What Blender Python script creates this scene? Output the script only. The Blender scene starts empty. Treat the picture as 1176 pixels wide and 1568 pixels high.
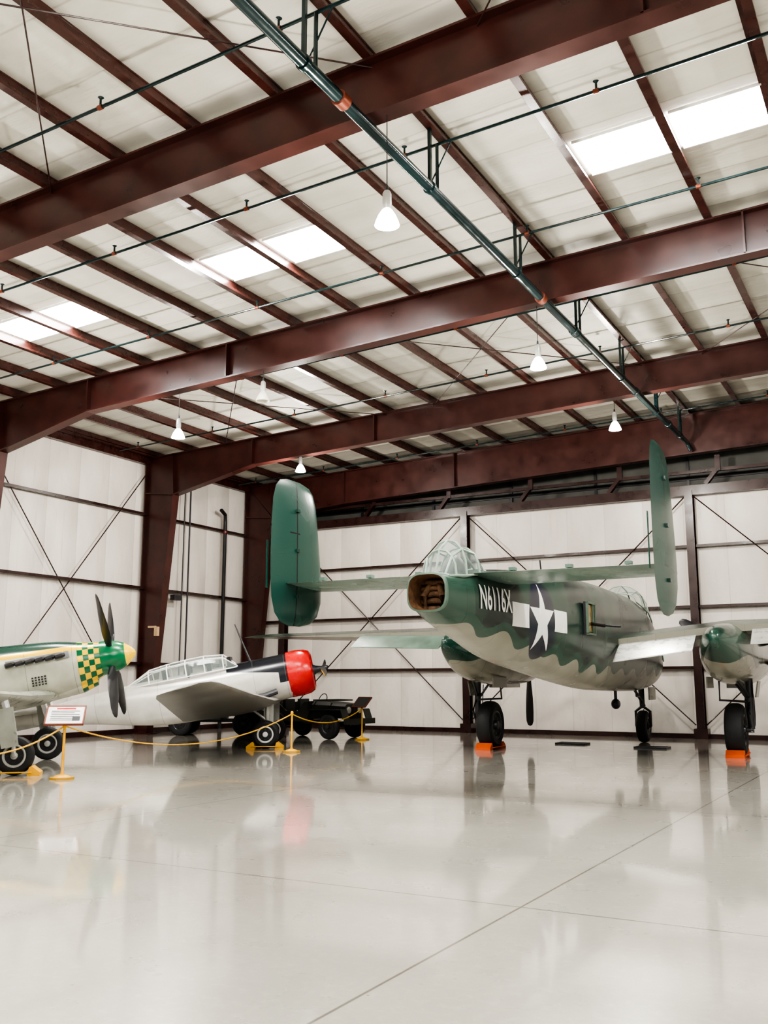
import bpy, math, random, bmesh
from mathutils import Vector, Matrix
random.seed(3)
SC=bpy.context.scene
COL=SC.collection
rad=math.radians
# ------------------------------------------------------------------ materials
class NT:
    def __init__(s,name):
        s.m=bpy.data.materials.new(name); s.m.use_nodes=True
        s.nt=s.m.node_tree; s.b=s.nt.nodes['Principled BSDF']; s._c=None
    def node(s,t): return s.nt.nodes.new(t)
    def put(s,sock,v):
        if v is None: return
        if hasattr(v,'links') and not isinstance(v,(int,float)): s.nt.links.new(v,sock)
        else:
            if isinstance(v,(tuple,list)) and len(v)==3 and sock.type=='RGBA': v=(*v,1)
            sock.default_value=v
    def v(s,op,a,b=None,c=None):
        n=s.node('ShaderNodeMath'); n.operation=op
        s.put(n.inputs[0],a); s.put(n.inputs[1],b)
        if c is not None: s.put(n.inputs[2],c)
        return n.outputs[0]
    def mix(s,f,a,b):
        n=s.node('ShaderNodeMix'); n.data_type='RGBA'
        s.put(n.inputs[0],f); s.put(n.inputs[6],a); s.put(n.inputs[7],b)
        return n.outputs[2]
    def co(s):
        if not s._c: s._c=s.node('ShaderNodeTexCoord').outputs['Object']
        return s._c
    def xyz(s):
        n=s.node('ShaderNodeSeparateXYZ'); s.nt.links.new(s.co(),n.inputs[0]); return n.outputs
    def noise(s,scale,detail=3,stretch=None):
        n=s.node('ShaderNodeTexNoise'); n.inputs['Scale'].default_value=scale; n.inputs['Detail'].default_value=detail
        if stretch:
            mp=s.node('ShaderNodeMapping'); mp.inputs['Scale'].default_value=stretch
            s.nt.links.new(s.co(),mp.inputs[0]); s.nt.links.new(mp.outputs[0],n.inputs[0])
        else: s.nt.links.new(s.co(),n.inputs[0])
        return n.outputs[0]
    def ramp(s,x,a,b,c=0.,d=1.):
        n=s.node('ShaderNodeMapRange')
        s.put(n.inputs[0],x); s.put(n.inputs[1],a); s.put(n.inputs[2],b); s.put(n.inputs[3],c); s.put(n.inputs[4],d)
        return n.outputs[0]
    def bump(s,h,st=.3,dist=.05):
        n=s.node('ShaderNodeBump'); n.inputs['Strength'].default_value=st; n.inputs['Distance'].default_value=dist
        s.put(n.inputs['Height'],h); s.nt.links.new(n.outputs[0],s.b.inputs['Normal'])
    def set(s,col=None,rough=None,metal=None):
        s.put(s.b.inputs['Base Color'],col); s.put(s.b.inputs['Roughness'],rough); s.put(s.b.inputs['Metallic'],metal)
def mul(c,k): return tuple(min(1,x*k) for x in c)
def mat(name,col,rough=.5,metal=0.,var=.15,scale=4.,bump=0.):
    t=NT(name); n=t.noise(scale,4)
    t.set(t.mix(t.ramp(n,.3,.7),mul(col,1-var),mul(col,1+var)),t.ramp(n,.3,.7,max(0,rough-.06),rough+.06),metal)
    if bump: t.bump(t.noise(scale*6,3),bump,.02)
    return t.m
def emis(name,col,st):
    t=NT(name); t.set(col,.5); n=t.noise(2); 
    t.put(t.b.inputs['Emission Color'],t.mix(t.ramp(n,.2,.8),mul(col,.93),col)); t.b.inputs['Emission Strength'].default_value=st
    return t.m
def glassm(name,col=(.42,.50,.48),alpha=.26):
    t=NT(name); t.set(t.mix(t.noise(1.5),col,mul(col,.9)),.06); t.b.inputs['Alpha'].default_value=alpha
    t.b.inputs['Coat Weight'].default_value=.6
    return t.m

steel=mat('oxblood_steel',(.050,.0135,.0108),.33,0,.25,2.)
steel_dk=mat('dark_brown_steel',(.028,.0095,.0085),.3,0,.25,3.)
black=mat('black_rubber',(.012,.012,.013),.65,0,.3,8,.2)
blackp=mat('black_paint',(.015,.015,.017),.35)
dkgrey=mat('dark_grey_metal',(.06,.06,.065),.4,.6)
chrome=mat('bright_metal',(.6,.6,.6),.25,.9)
white=mat('white_paint',(.80,.79,.76),.4)
yellow=mat('yellow_paint',(.75,.38,.01),.4)
orange=mat('orange_paint',(.6,.085,.008),.5)
red=mat('red_paint',(.50,.006,.006),.25)
greenpipe=mat('green_pipe_paint',(.006,.018,.019),.2,0,.2)
brassm=mat('copper_coupling',(.17,.045,.025),.35,.4)
ropem=mat('yellow_rope',(.65,.36,.02),.7,0,.3,40)
glass=glassm('canopy_glass')
brown=mat('brown_padding',(.11,.055,.024),.7,0,.5,14,.5)
rubber_hub=mat('hub_grey',(.45,.45,.42),.4,.3)
framem=mat('canopy_frame_pale_green',(.24,.31,.26),.45)

def wallmat(name,axis,base=(.68,.635,.585),sp=1.25):
    t=NT(name); o=t.xyz(); p=o[axis]
    fr=t.v('FRACT',t.v('DIVIDE',t.v('ADD',p,100.),sp)); d=t.v('ABSOLUTE',t.v('SUBTRACT',fr,.5))
    seam=t.ramp(d,.485,.5)
    n=t.noise(.9,5,(1,1,.45)); n2=t.noise(5,4)
    c=t.mix(t.ramp(n,.3,.7),mul(base,.86),mul(base,1.08)); c=t.mix(t.v('MULTIPLY',seam,.35),c,mul(base,.45))
    st=t.noise(2.2,5,(3,3,.3)); c=t.mix(t.ramp(st,.6,.78,0,.35),c,(.42,.35,.30))
    t.set(c,.42)
    t.bump(t.v('ADD',t.v('ADD',t.v('MULTIPLY',t.v('POWER',d,2.),-2.6),t.v('MULTIPLY',n,.8)),t.v('MULTIPLY',n2,.06)),.7,.12)
    return t.m
wall_l_m=wallmat('insulated_wall_left',1)
wall_b_m=wallmat('insulated_wall_back',0)
def _roof():
    t=NT('roof_insulation');o=t.xyz()
    n=t.noise(1.6,5,(.6,1.6,1)); n2=t.noise(5,3,(.6,2.5,1))
    yy=t.v('ADD',o[1],t.v('MULTIPLY',t.v('SUBTRACT',n,.5),.12))
    fr=t.v('FRACT',t.v('DIVIDE',t.v('ADD',yy,100.),1.22)); d=t.v('ABSOLUTE',t.v('SUBTRACT',fr,.5))
    fx=t.v('FRACT',t.v('DIVIDE',t.v('ADD',o[0],5.87+152.),1.52)); dx=t.v('ABSOLUTE',t.v('SUBTRACT',fx,.5))
    seam=t.ramp(d,.475,.5)
    c=t.mix(t.ramp(n,.3,.7),(.49,.47,.41),(.57,.55,.485)); c=t.mix(t.v('MULTIPLY',seam,.5),c,(.23,.20,.16))
    c=t.mix(t.ramp(dx,.38,.5,0,.55),c,(.22,.19,.15))
    t.set(c,.6)
    h=t.v('ADD',t.v('MULTIPLY',t.v('POWER',d,2.),3.),t.v('ADD',t.v('MULTIPLY',n,.35),t.v('MULTIPLY',n2,.12)))
    h=t.v('ADD',h,t.v('MULTIPLY',t.v('POWER',dx,2.),3.))
    t.bump(h,.7,.12); return t.m
roof_m=_roof()
def _floor():
    t=NT('polished_concrete');o=t.xyz()
    def joint(p,off,sp):
        f=t.v('FRACT',t.v('DIVIDE',t.v('ADD',p,off),sp)); 
        return t.v('MULTIPLY',t.v('ABSOLUTE',t.v('SUBTRACT',f,.5)),sp)
    jx=joint(o[0],2.8+61.,6.1); jy=joint(o[1],-7.1+61.,6.1)
    j=t.v('MAXIMUM',t.ramp(jx,3.05-.014,3.05-.006),t.ramp(jy,3.05-.014,3.05-.006))
    n1=t.noise(.35,5); n2=t.noise(1.8,4); n3=t.noise(14,5)
    base=t.mix(t.ramp(n1,.35,.65),(.36,.34,.295),(.43,.41,.36))
    base=t.mix(t.ramp(n2,.35,.7,0,.4),base,(.32,.30,.255))
    base=t.mix(t.ramp(n3,.5,.75,0,.35),base,(.50,.485,.43))
    sp=t.noise(60,3); base=t.mix(t.ramp(sp,.6,.75,0,.35),base,(.19,.175,.145))
    base=t.mix(t.v('MULTIPLY',j,.8),base,(.07,.055,.04))
    t.set(base,t.ramp(n2,.3,.7,.26,.32)); t.b.inputs['Specular IOR Level'].default_value=.6
    t.b.inputs['Coat Weight'].default_value=1.; t.b.inputs['Coat IOR'].default_value=1.7; t.put(t.b.inputs['Coat Roughness'],t.ramp(n2,.3,.7,.055,.08))
    t.bump(t.v('ADD',t.v('MULTIPLY',n2,.2),t.v('MULTIPLY',j,-1.)),.05,.01)
    return t.m
floor_m=_floor()

# ------------------------------------------------------------------ mesh builder
class M:
    def __init__(s): s.v=[];s.f=[];s.m=[]
    def add(s,vs,fs,mi=0):
        o=len(s.v); s.v+=[tuple(v) for v in vs]
        for k,f in enumerate(fs): s.f.append([i+o for i in f]); s.m.append(mi[k] if isinstance(mi,list) else mi)
    def box(s,c,d,mi=0,R=None):
        c=Vector(c); vs=[]
        for x in(-.5,.5):
            for y in(-.5,.5):
                for z in(-.5,.5):
                    p=Vector((x*d[0],y*d[1],z*d[2])); 
                    if R: p=R@p
                    vs.append(c+p)
        s.add(vs,[(0,1,3,2),(4,6,7,5),(0,4,5,1),(2,3,7,6),(0,2,6,4),(1,5,7,3)],mi)
    def bar(s,p,q,w,t,up=(0,0,1),mi=0):
        p=Vector(p);q=Vector(q);d=(q-p).normalized();a=d.cross(Vector(up))
        if a.length<1e-4:a=d.cross(Vector((0,1,0)))
        a.normalize(); b=a.cross(d)
        vs=[e+a*(x*w/2)+b*(y*t/2) for e in(p,q) for x,y in((-1,-1),(1,-1),(1,1),(-1,1))]
        s.add(vs,[(0,1,2,3),(4,7,6,5),(0,4,5,1),(1,5,6,2),(2,6,7,3),(3,7,4,0)],mi)
    def prism(s,poly,off,mi=0):
        n=len(poly); off=Vector(off); vs=[Vector(p) for p in poly]; vs+=[p+off for p in vs]
        s.add(vs,[list(range(n)),list(range(2*n-1,n-1,-1))]+[(i,(i+1)%n,(i+1)%n+n,i+n) for i in range(n)],mi)
    def loft(s,rings,mi=0,cap0=True,cap1=True,closed=True,mf=None):
        n=len(rings[0]); vs=[p for r in rings for p in r]; fs=[];ms=[]
        for i in range(len(rings)-1):
            for j in range(n if closed else n-1):
                k=(j+1)%n; fs.append((i*n+j,i*n+k,(i+1)*n+k,(i+1)*n+j)); ms.append(mf(i,j) if mf else mi)
        if cap0: fs.append(list(range(n))[::-1]); ms.append(mf(0,0) if mf else mi)
        if cap1: fs.append([(len(rings)-1)*n+j for j in range(n)]); ms.append(mf(len(rings)-2,0) if mf else mi)
        s.add(vs,fs,ms)
    def tube(s,pts,r,n=8,mi=0,cap=True):
        pts=[Vector(p) for p in pts]; rings=[]
        for i,p in enumerate(pts):
            d=(pts[min(i+1,len(pts)-1)]-pts[max(i-1,0)]).normalized()
            a=d.cross(Vector((0,0,1)))
            if a.length<.05:a=d.cross(Vector((0,1,0)))
            a.normalize(); b=d.cross(a); rr=r[i] if isinstance(r,(list,tuple)) else r
            rings.append([p+a*(math.cos(2*math.pi*k/n)*rr)+b*(math.sin(2*math.pi*k/n)*rr) for k in range(n)])
        s.loft(rings,mi,cap,cap)
    def lathe(s,o,ax,prof,n=28,mi=0,mf=None,cap=True):
        o=Vector(o);ax=Vector(ax).normalized();a=ax.cross(Vector((0,0,1)))
        if a.length<.05:a=ax.cross(Vector((0,1,0)))
        a.normalize();b=ax.cross(a)
        s.loft([[o+ax*h+(a*math.cos(2*math.pi*k/n)+b*math.sin(2*math.pi*k/n))*r for k in range(n)] for r,h in prof],mi,cap,cap,True,mf)
    def sph(s,c,r,mi=0,n=12):
        rx,ry,rz=(r,r,r) if not isinstance(r,tuple) else r; c=Vector(c)
        s.loft([[c+Vector((rx*math.sin(t)*math.cos(2*math.pi*k/n),ry*math.sin(t)*math.sin(2*math.pi*k/n),rz*math.cos(t))) for k in range(n)] for t in [math.pi*(i+.02)/(n+.04) for i in range(n+1)]],mi)
    def obj(s,name,mats,parent=None,ang=35,loc=None,rot=None):
        me=bpy.data.meshes.new(name); me.from_pydata(s.v,[],s.f)
        for m in (mats if isinstance(mats,list) else [mats]): me.materials.append(m)
        me.polygons.foreach_set('material_index',s.m)
        bm=bmesh.new(); bm.from_mesh(me); bmesh.ops.recalc_face_normals(bm,faces=bm.faces); bm.to_mesh(me); bm.free()
        me.polygons.foreach_set('use_smooth',[True]*len(me.polygons)); me.set_sharp_from_angle(angle=rad(ang)); me.update()
        ob=bpy.data.objects.new(name,me); COL.objects.link(ob)
        if parent: ob.parent=parent
        if loc: ob.location=loc
        if rot: ob.rotation_euler=rot
        return ob
def empty(name,loc=(0,0,0),rz=0.):
    e=bpy.data.objects.new(name,None); e.empty_display_size=.3; COL.objects.link(e); e.location=loc; e.rotation_euler=(0,0,rad(rz)); return e
def yt(t): return 5*(.2969*math.sqrt(t)-.126*t-.3516*t*t+.2843*t**3-.1036*t**4)
TS=[0,.012,.04,.1,.2,.35,.5,.65,.8,.92,1.]
def foil(LE,TE,th,nr,cut=1.):
    LE=Vector(LE);TE=Vector(TE);nr=Vector(nr); ts=[t*cut for t in TS]
    up=[LE+(TE-LE)*t+nr*(yt(t)*th) for t in ts[::-1]]
    lo=[LE+(TE-LE)*t-nr*(yt(t)*th*.85) for t in ts[1:]]
    return up+lo
NF=len(TS)
def fmf(i,j): return 0 if j<NF-1 else 1
def interp(tab,x):
    if x<=tab[0][0]: return tab[0][1:]
    if x>=tab[-1][0]: return tab[-1][1:]
    for i in range(len(tab)-1):
        if tab[i][0]<=x<=tab[i+1][0]:
            p0=tab[max(i-1,0)];p1=tab[i];p2=tab[i+1];p3=tab[min(i+2,len(tab)-1)]
            u=(x-p1[0])/(p2[0]-p1[0]); r=[]
            for k in range(1,len(p1)):
                h=p2[0]-p1[0]
                m1=(p2[k]-p0[k])/(p2[0]-p0[0]) if p2[0]!=p0[0] else 0
                m2=(p3[k]-p1[k])/(p3[0]-p1[0]) if p3[0]!=p1[0] else 0
                r.append((2*u**3-3*u**2+1)*p1[k]+(u**3-2*u*u+u)*h*m1+(-2*u**3+3*u*u)*p2[k]+(u**3-u*u)*h*m2)
            return r
def sring(y,zb,zt,w,n=2.4,N=40,cx=0.):
    zc=(zb+zt)/2;h=(zt-zb)/2; R=[]
    for k in range(N):
        a=2*math.pi*k/N; c=math.cos(a);s_=math.sin(a)
        R.append(Vector((cx+w*math.copysign(abs(c)**(2/n),c),y,zc+h*math.copysign(abs(s_)**(2/n),s_))))
    return R
def prop(m,hub,R,nb,a0,w=.16,mi=0,mt=1):
    hub=Vector(hub)
    for b in range(nb):
        a=rad(a0)+2*math.pi*b/nb; d=Vector((math.sin(a),0,math.cos(a))); sd=Vector((math.cos(a),0,-math.sin(a))); ax=Vector((0,1,0))
        rings=[]
        st=[(.08,.05,.05,1.3),(.2,.06,.055,1.1),(.35,.8*w,.04,.85),(.6,w,.028,.6),(.8,.92*w,.02,.45),(.93,.8*w,.014,.38),(.985,.5*w,.01,.35),(1.,.12*w,.006,.35)]
        for t,cw,th,tw in st:
            c1=sd*math.cos(tw)+ax*math.sin(tw); c2=-sd*math.sin(tw)+ax*math.cos(tw)
            rings.append([hub+d*(t*R)+c1*(cw*math.cos(2*math.pi*k/10))+c2*(th*math.sin(2*math.pi*k/10)) for k in range(10)])
        m.loft(rings,mf=lambda i,j:(mt if i>=5 else mi))
def wheel(m,c,ax,R,W,tire=0,hub=1,dark=2):
    ax=Vector(ax).normalized(); c=Vector(c)
    p=[(R*.58,-W*.36),(R*.62,-W*.46),(R*.8,-W*.5),(R*.93,-W*.4),(R*.985,-W*.24),(R,-W*.1),(R,W*.1),(R*.985,W*.24),(R*.93,W*.4),(R*.8,W*.5),(R*.62,W*.46),(R*.58,W*.36)]
    m.lathe(c,ax,p,36,tire)
    for sg in(1,-1):
        m.lathe(c,ax*sg,[(R*.6,W*.2),(R*.6,W*.44),(R*.53,W*.45),(R*.48,W*.36),(R*.2,W*.33),(R*.17,W*.5),(R*.1,W*.53),(0.001,W*.53)],28,hub,None,False)
        a=ax.cross(Vector((0,0,1))).normalized(); b=ax.cross(a)
        for k in range(8):
            t=2*math.pi*k/8; m.lathe(c+(a*math.cos(t)+b*math.sin(t))*R*.36,ax*sg,[(R*.07,W*.3),(R*.07,W*.365),(0.001,W*.366)],8,dark,None,False)

# ------------------------------------------------------------------ ROOM
XL=-22.9; YB=30.3; XRIDGE=4.; XR=30.9; YF=-12.
def topz(x): return 9.2+.037*(x-XL) if x<=XRIDGE else 9.2+.037*(XR-x)
m=M(); m.box(((XL+XR)/2,(YF+YB+1)/2,-.1),(XR-XL+1,YB-YF+1.6,.2)); m.obj('floor',floor_m)
m=M()
for a,b in((XL-.4,XRIDGE),(XRIDGE,XR+.4)):
    za=topz(a)+.27; zb=topz(b)+.27
    m.add([(a,YF-.3,za),(b,YF-.3,zb),(b,YB+1.2,zb),(a,YB+1.2,za),(a,YF-.3,za+.15),(b,YF-.3,zb+.15),(b,YB+1.2,zb+.15),(a,YB+1.2,za+.15)],
      [(0,1,2,3),(7,6,5,4),(0,4,5,1),(1,5,6,2),(2,6,7,3),(3,7,4,0)])
m.obj('ceiling',roof_m)
m=M(); m.box((XL-.1,(YF+YB)/2+.5,4.7),(.2,YB-YF+1.4,9.4)); m.obj('wall_left',wall_l_m)
m=M(); m.box((XR+.1,(YF+YB)/2+.5,4.7),(.2,YB-YF+1.4,9.4)); m.obj('wall_right',wall_l_m)
m=M(); m.box(((XL+XR)/2,YB+.1,3.75),(XR-XL,.2,7.5)); m.obj('wall_back',wall_b_m)
hdr=mat('dark_header_panel',(.06,.06,.053),.6,0,.3,2)
m=M(); m.box(((XL+XR)/2,YB+.95,8.7),(XR-XL,.12,3.4)); m.box(((XL+XR)/2,YB+.55,7.45),(XR-XL,.8,.06)); 
for i in range(18):
    x=XL+1.5+i*3.04; m.box((x,YB+.86,8.6),(.09,.08,2.2),1)
m.box(((XL+XR)/2,YB+.85,8.1),(XR-XL,.08,.12),1); m.box(((XL+XR)/2,YB+.85,8.95),(XR-XL,.08,.1),1)
m.obj('wall_back_header',[hdr,blackp])
m=M(); 
m.prism([(XL,YF,7.6),(XR,YF,7.6),(XR,YF,9.3),(XRIDGE,YF,10.3),(XL,YF,9.3)],(0,.15,0)); m.box((XL+2,YF+.08,3.8),(4,.15,7.6)); m.box((XR-2,YF+.08,3.8),(4,.15,7.6)); m.obj('wall_front',wall_b_m)

# frames
def frame(y,endw=False):
    m=M(); Wd=.30
    def stripx(p,q,w,t):
        d=Vector((q[0]-p[0],0,q[1]-p[1])).normalized(); n=Vector((-d.z,0,d.x))*(t/2)
        P=Vector((p[0],y,p[1]));Q=Vector((q[0],y,q[1])); h=Vector((0,w/2,0))
        vs=[P-n-h,P+n-h,P+n+h,P-n+h,Q-n-h,Q+n-h,Q+n+h,Q-n+h]
        m.add(vs,[(0,1,2,3),(4,7,6,5),(0,4,5,1),(1,5,6,2),(2,6,7,3),(3,7,4,0)])
    for sg in(0,1):
        X=(lambda x:x) if sg==0 else (lambda x:XL+XR-x)
        def q(*ps): m.prism([(X(a),y-.012,b) for a,b in ps],(0,.024,0))
        bo=XL+.12
        pts=[(bo+1.25,7.85),(-18.3,8.52),(-12,8.78),(-6,9.03),(XRIDGE,9.35)]
        if endw: pts=[(bo+1.25,7.9),(-18.3,8.16),(-12,8.38),(-6,8.58),(XRIDGE,8.88)]
        tz=topz
        q((bo,0),(bo+.5,0),(bo+1.25,7.85),(bo,9.2))
        q((bo,9.2),pts[0],pts[1],(pts[1][0],tz(pts[1][0])))
        for i in range(1,len(pts)-1): q(pts[i],pts[i+1],(pts[i+1][0],tz(pts[i+1][0])),(pts[i][0],tz(pts[i][0])))
        L=[((bo,0),(bo,9.2)),((bo+.5,0),pts[0]),((bo,9.2),(XRIDGE,topz(XRIDGE)))]+[(pts[i],pts[i+1]) for i in range(len(pts)-1)]
        L+=[(pts[0],(pts[0][0]-.1,topz(pts[0][0]))),((bo,8.0),pts[0])]
        for x in(-18.3,-13.8,-2.2):
            for i in range(len(pts)-1):
                if pts[i][0]<=x<=pts[i+1][0]: z0=pts[i][1]+(pts[i+1][1]-pts[i][1])*(x-pts[i][0])/(pts[i+1][0]-pts[i][0])
            L.append(((x,z0),(x,topz(x))))
        for a,b in L: stripx((X(a[0]),a[1]),(X(b[0]),b[1]),Wd,.035)
        m.box((X(bo+.25),y,.02),(.8,.45,.04))
        if not endw:
            for x in(-18.03,-2.83):
                zz=8.55+.04*(x+18.3)
                m.bar((X(x),y+.12,zz+.05),(X(x),y+.7,topz(x)+.03),.045,.045)
    return m.obj('steel_portal_frame',steel,ang=20)
FR=[-2.8,3.7,10.1,17.2,24.2]
for y in FR: frame(y)
frame(29.8,True)
# purlins
m=M()
PX=[-5.87+1.52*k for k in range(-11,25)]
for x in PX:
    if x>XR-.3: continue
    z=topz(x); L=YB+.8-YF; yc=(YB+.8+YF)/2
    m.box((x,yc,z+.14),(.025,L,.24)); m.box((x+.045,yc,z+.03),(.13,L,.025)); m.box((x-.045,yc,z+.25),(.13,L,.025)); m.box((x+.105,yc,z+.045),(.012,L,.04))
m.box((XL+.12,(YB+YF)/2,9.15),(.2,YB-YF,.3)); m.box((XL+.3,(YB+YF)/2,9.33),(.2,YB-YF,.03))
m.obj('roof_purlins',mat('purlin_steel',(.042,.0115,.0085),.28,0,.25,3.))
# skylights
sky=emis('daylight_translucent_panel',(1.,1.,.98),95.)
k=0
for x0 in(-18.03,-10.43-1.52,-4.35,3.25,10.85,18.45):
    for i in(0,1):
        for yc in (14.3,0.9):
            a=x0+i*1.52+.1; b=a+1.34; k+=1; dz=.255
            m=M(); m.box(((a+b)/2,yc,0),(b-a,1.1,.01))
            m.v=[(p[0],p[1],p[2]+topz(p[0])+dz) for p in m.v]
            for yy in(yc-.56,yc+.56): 
                j0=len(m.v); m.box(((a+b)/2,yy,0),(b-a,.03,.04),1); m.v[j0:]=[(p[0],p[1],p[2]+topz(p[0])+dz-.01) for p in m.v[j0:]]
            m.obj('skylight_%d'%k,[sky,white])
# girts + columns on walls
m=M()
for z in(2.3,4.8,7.3): m.box((XL+.1,(YF+YB)/2,z),(.2,YB-YF,.03)); m.box((XL+.2,(YF+YB)/2,z-.03),(.02,YB-YF,.09)); 
m.box((XL+.05,(YF+YB)/2,.08),(.1,YB-YF,.16))
def rod(m,p,q,r=.014,mi=0): m.tube([p,q],r,6,mi)
for a,b in((10.1,17.2),(17.2,24.2)):
    rod(m,(XL+.16,a+.2,.3),(XL+.16,b-.2,8.6),.018); rod(m,(XL+.18,b-.2,.3),(XL+.18,a+.2,8.6),.018)
m.obj('trim_girts_left',steel_dk)
m=M()
for z in(2.12,3.95,5.8): m.box(((XL+XR)/2,YB-.1,z),(XR-XL,.2,.03)); m.box(((XL+XR)/2,YB-.2,z-.03),(XR-XL,.02,.08))
m.box(((XL+XR)/2,YB-.15,7.5),(XR-XL,.3,.3)); m.box(((XL+XR)/2,YB-.04,.07),(XR-XL,.08,.14))
cx=[-21.2+7.6*i for i in range(7)]
for x in cx:
    m.box((x,YB-.32,3.75),(.24,.03,7.5)); m.box((x,YB-.2,3.75),(.02,.24,7.5)); m.box((x,YB-.06,3.75),(.24,.03,7.5)); m.box((x,YB-.2,.15),(.4,.4,.3))
for i in range(6):
    a,b=cx[i]+.15,cx[i+1]-.15
    rod(m,(a,YB-.23,.4),(b,YB-.23,7.3),.02); rod(m,(b,YB-.25,.4),(a,YB-.25,7.3),.02)
m.obj('trim_girts_back',steel_dk)
m=M()
for i in range(16):
    x=XL+2.2+i*3.04
    m.bar((x,YB-.1,7.68),(x+.4,YB-.12,8.15),.16,.12); m.box((x+.4,YB-.15,8.3),(.16,.1,.5))
m.box(((XL+XR)/2,YB-.12,8.1),(XR-XL-.3,.1,.1))
m.obj('door_header_truss',steel_dk)
# sprinkler branches + main
m=M()
YS=[5.4,8.75,12.1,15.55,19.,22.4,25.8,28.7]
for y in YS:
    for a,b in((XL+.5,XRIDGE),(XRIDGE,XR-.5)):
        m.tube([(a,y,topz(a)-.12),(b,y,topz(b)-.12)],.024,8)
    x=XL+1.3+(0.7 if int(y)%2 else 0)
    while x<XR-1:
        m.tube([(x,y,topz(x)-.12),(x,y,topz(x)+.02)],.018,6); m.lathe((x,y,topz(x)+.0),(0,0,1),[(.01,0),(.045,.03),(.01,.035)],8,0)
        m.lathe((x-.04,y,topz(x)-.12),(1,0,0),[(.036,0),(.036,.08)],8,1)
        x+=3.04
m.obj('sprinkler_branch_pipes',[greenpipe,brassm])
m=M(); px,pz=-5.84,8.88
m.tube([(px,YF+1,pz),(px,29.5,pz)],.08,20)
for y in(-2,4.5,9.35,16.6,18.6,23.5,27): m.lathe((px,y,pz),(0,1,0),[(.085,-.09),(.105,-.08),(.105,.08),(.085,.09)],20,1 if y in(9.35,16.6) else 0)
for y in YS:
    m.box((px,y-.25,(pz+topz(px))/2+.05),(.05,.05,topz(px)-pz+.2)); m.lathe((px,y-.25,pz),(0,1,0),[(.1,-.03),(.1,.03)],20,0)
    m.tube([(px,y,pz+.05),(px,y,topz(px)-.12)],.028,8); m.tube([(px+.25,y,topz(px)-.1),(px-.15,y-.0,pz+.15)],.012,6)
m.tube([(px,29.5,pz),(px+.1,29.5,pz-.25)],.07,12)
m.obj('sprinkler_main_pipe',[greenpipe,brassm])
# roof bracing rods
m=M()
for a,b in((-2.8,3.7),(3.7,10.1),(17.2,24.2)):
    for x0 in(-19.5,-11.9,-4.3):
        x1=x0+6.08; zz=-.05
        rod(m,(x0,a,topz(x0)+zz),(x1,b,topz(min(x1,4))+zz),.012); rod(m,(x1,a,topz(min(x1,4))+zz),(x0,b,topz(x0)+zz),.012)
m.obj('roof_bracing_rods',steel_dk)
# riser in corner
m=M(); m.tube([(XL+.3,28.2,0),(XL+.3,28.2,7.6),(XL+.36,28.1,7.85),(XL+.5,27.7,7.95)],.07,16); m.lathe((XL+.3,28.2,7.2),(0,0,1),[(.1,-.04),(.1,.04)],16,1); m.lathe((XL+.3,28.2,1.2),(0,0,1),[(.14,-.2),(.14,.2)],16,1)
m.tube([(XL+.3,26.2,0),(XL+.3,26.2,8.9)],.03,8,2); m.tube([(XL+.3,25.9,0),(XL+.3,25.9,8.9)],.02,8,2)
m.box((XL+.3,25.6,4.55),(.2,.35,.18),2)
m.obj('sprinkler_riser_pipe',[blackp,mat('riser_valve_red',(.15,.01,.008),.4),dkgrey])
m=M(); m.box((XL+.95,24.0,3.3),(.14,.1,.3)); m.box((XL+.75,24.0,3.45),(.3,.08,.06)); m.obj('exit_light_box',[mat('beige_box',(.5,.35,.2),.5)])

# ------------------------------------------------------------------ lamps
bulbm=emis('lamp_glow',(1.,.97,.9),90.)
bellm=NT('lamp_bell'); bellm.set((.85,.85,.83),.3); bellm.put(bellm.b.inputs['Emission Color'],bellm.mix(bellm.noise(3),(1,.97,.92),(.95,.92,.86))); bellm.b.inputs['Emission Strength'].default_value=14.; bellm=bellm.m
belloff=mat('lamp_bell_off',(.75,.72,.62),.35)
def lamp(x,y,z,on=True,W=900):
    e=empty('high_bay_lamp',(x,y,z)); k=.72
    m=M(); m.tube([(0,0,.35),(0,0,9.0-z+.04*(x+6))],.007,6,0)
    m.lathe((0,0,0),(0,0,1),[(.02*k,.62*k),(.055*k,.6*k),(.08*k,.55*k),(.085*k,.34*k),(.07*k,.28*k),(.06*k,.22*k)],16,1)
    m.lathe((0,0,.42),(0,0,1),[(.01,.1),(.02,.08),(.02,0)],10,0)
    m.obj('ballast',[dkgrey,rubber_hub],e)
    m=M(); m.lathe((0,0,0),(0,0,1),[(r*k,h*k) for r,h in[(.06,.26),(.1,.22),(.16,.12),(.21,0),(.225,-.06),(.218,-.06),(.2,0),(.15,.11),(.08,.2)]],24,0,None,False)
    m.obj('reflector',[bellm if on else belloff],e)
    if on:
        m=M(); m.sph((0,0,.0),(.08,.08,.08),0,10); m.obj('bulb',[bulbm],e)
        l=bpy.data.lights.new('lamp_light','POINT'); l.energy=W; l.color=(1.,.945,.865); l.shadow_soft_size=.16
        o=bpy.data.objects.new('lamp_light',l); COL.objects.link(o); o.parent=e; o.location=(0,0,-.26)
for a in[(-5.6,10.1,7.5),(-6.15,17.2,7.75),(-6.6,24.2,8.2),(-15.3,17.2,7.5),(-16.5,24.2,8.15)]: lamp(*a,W=1050)
lamp(-12.8,17.2,8.05,False)
for a in[(-15.5,10.1,7.8),(-14,3.7,7.8),(-4,3.7,7.9),(5,3.7,7.9),(5,10.1,7.9),(5,17.2,7.9),(5,24.2,7.9),(15,10.1,7.9),(15,24.2,7.9),(-4,-2.8,7.9)]: lamp(*a,W=950)  # unseen lamps, added out of view to light the hangar

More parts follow.
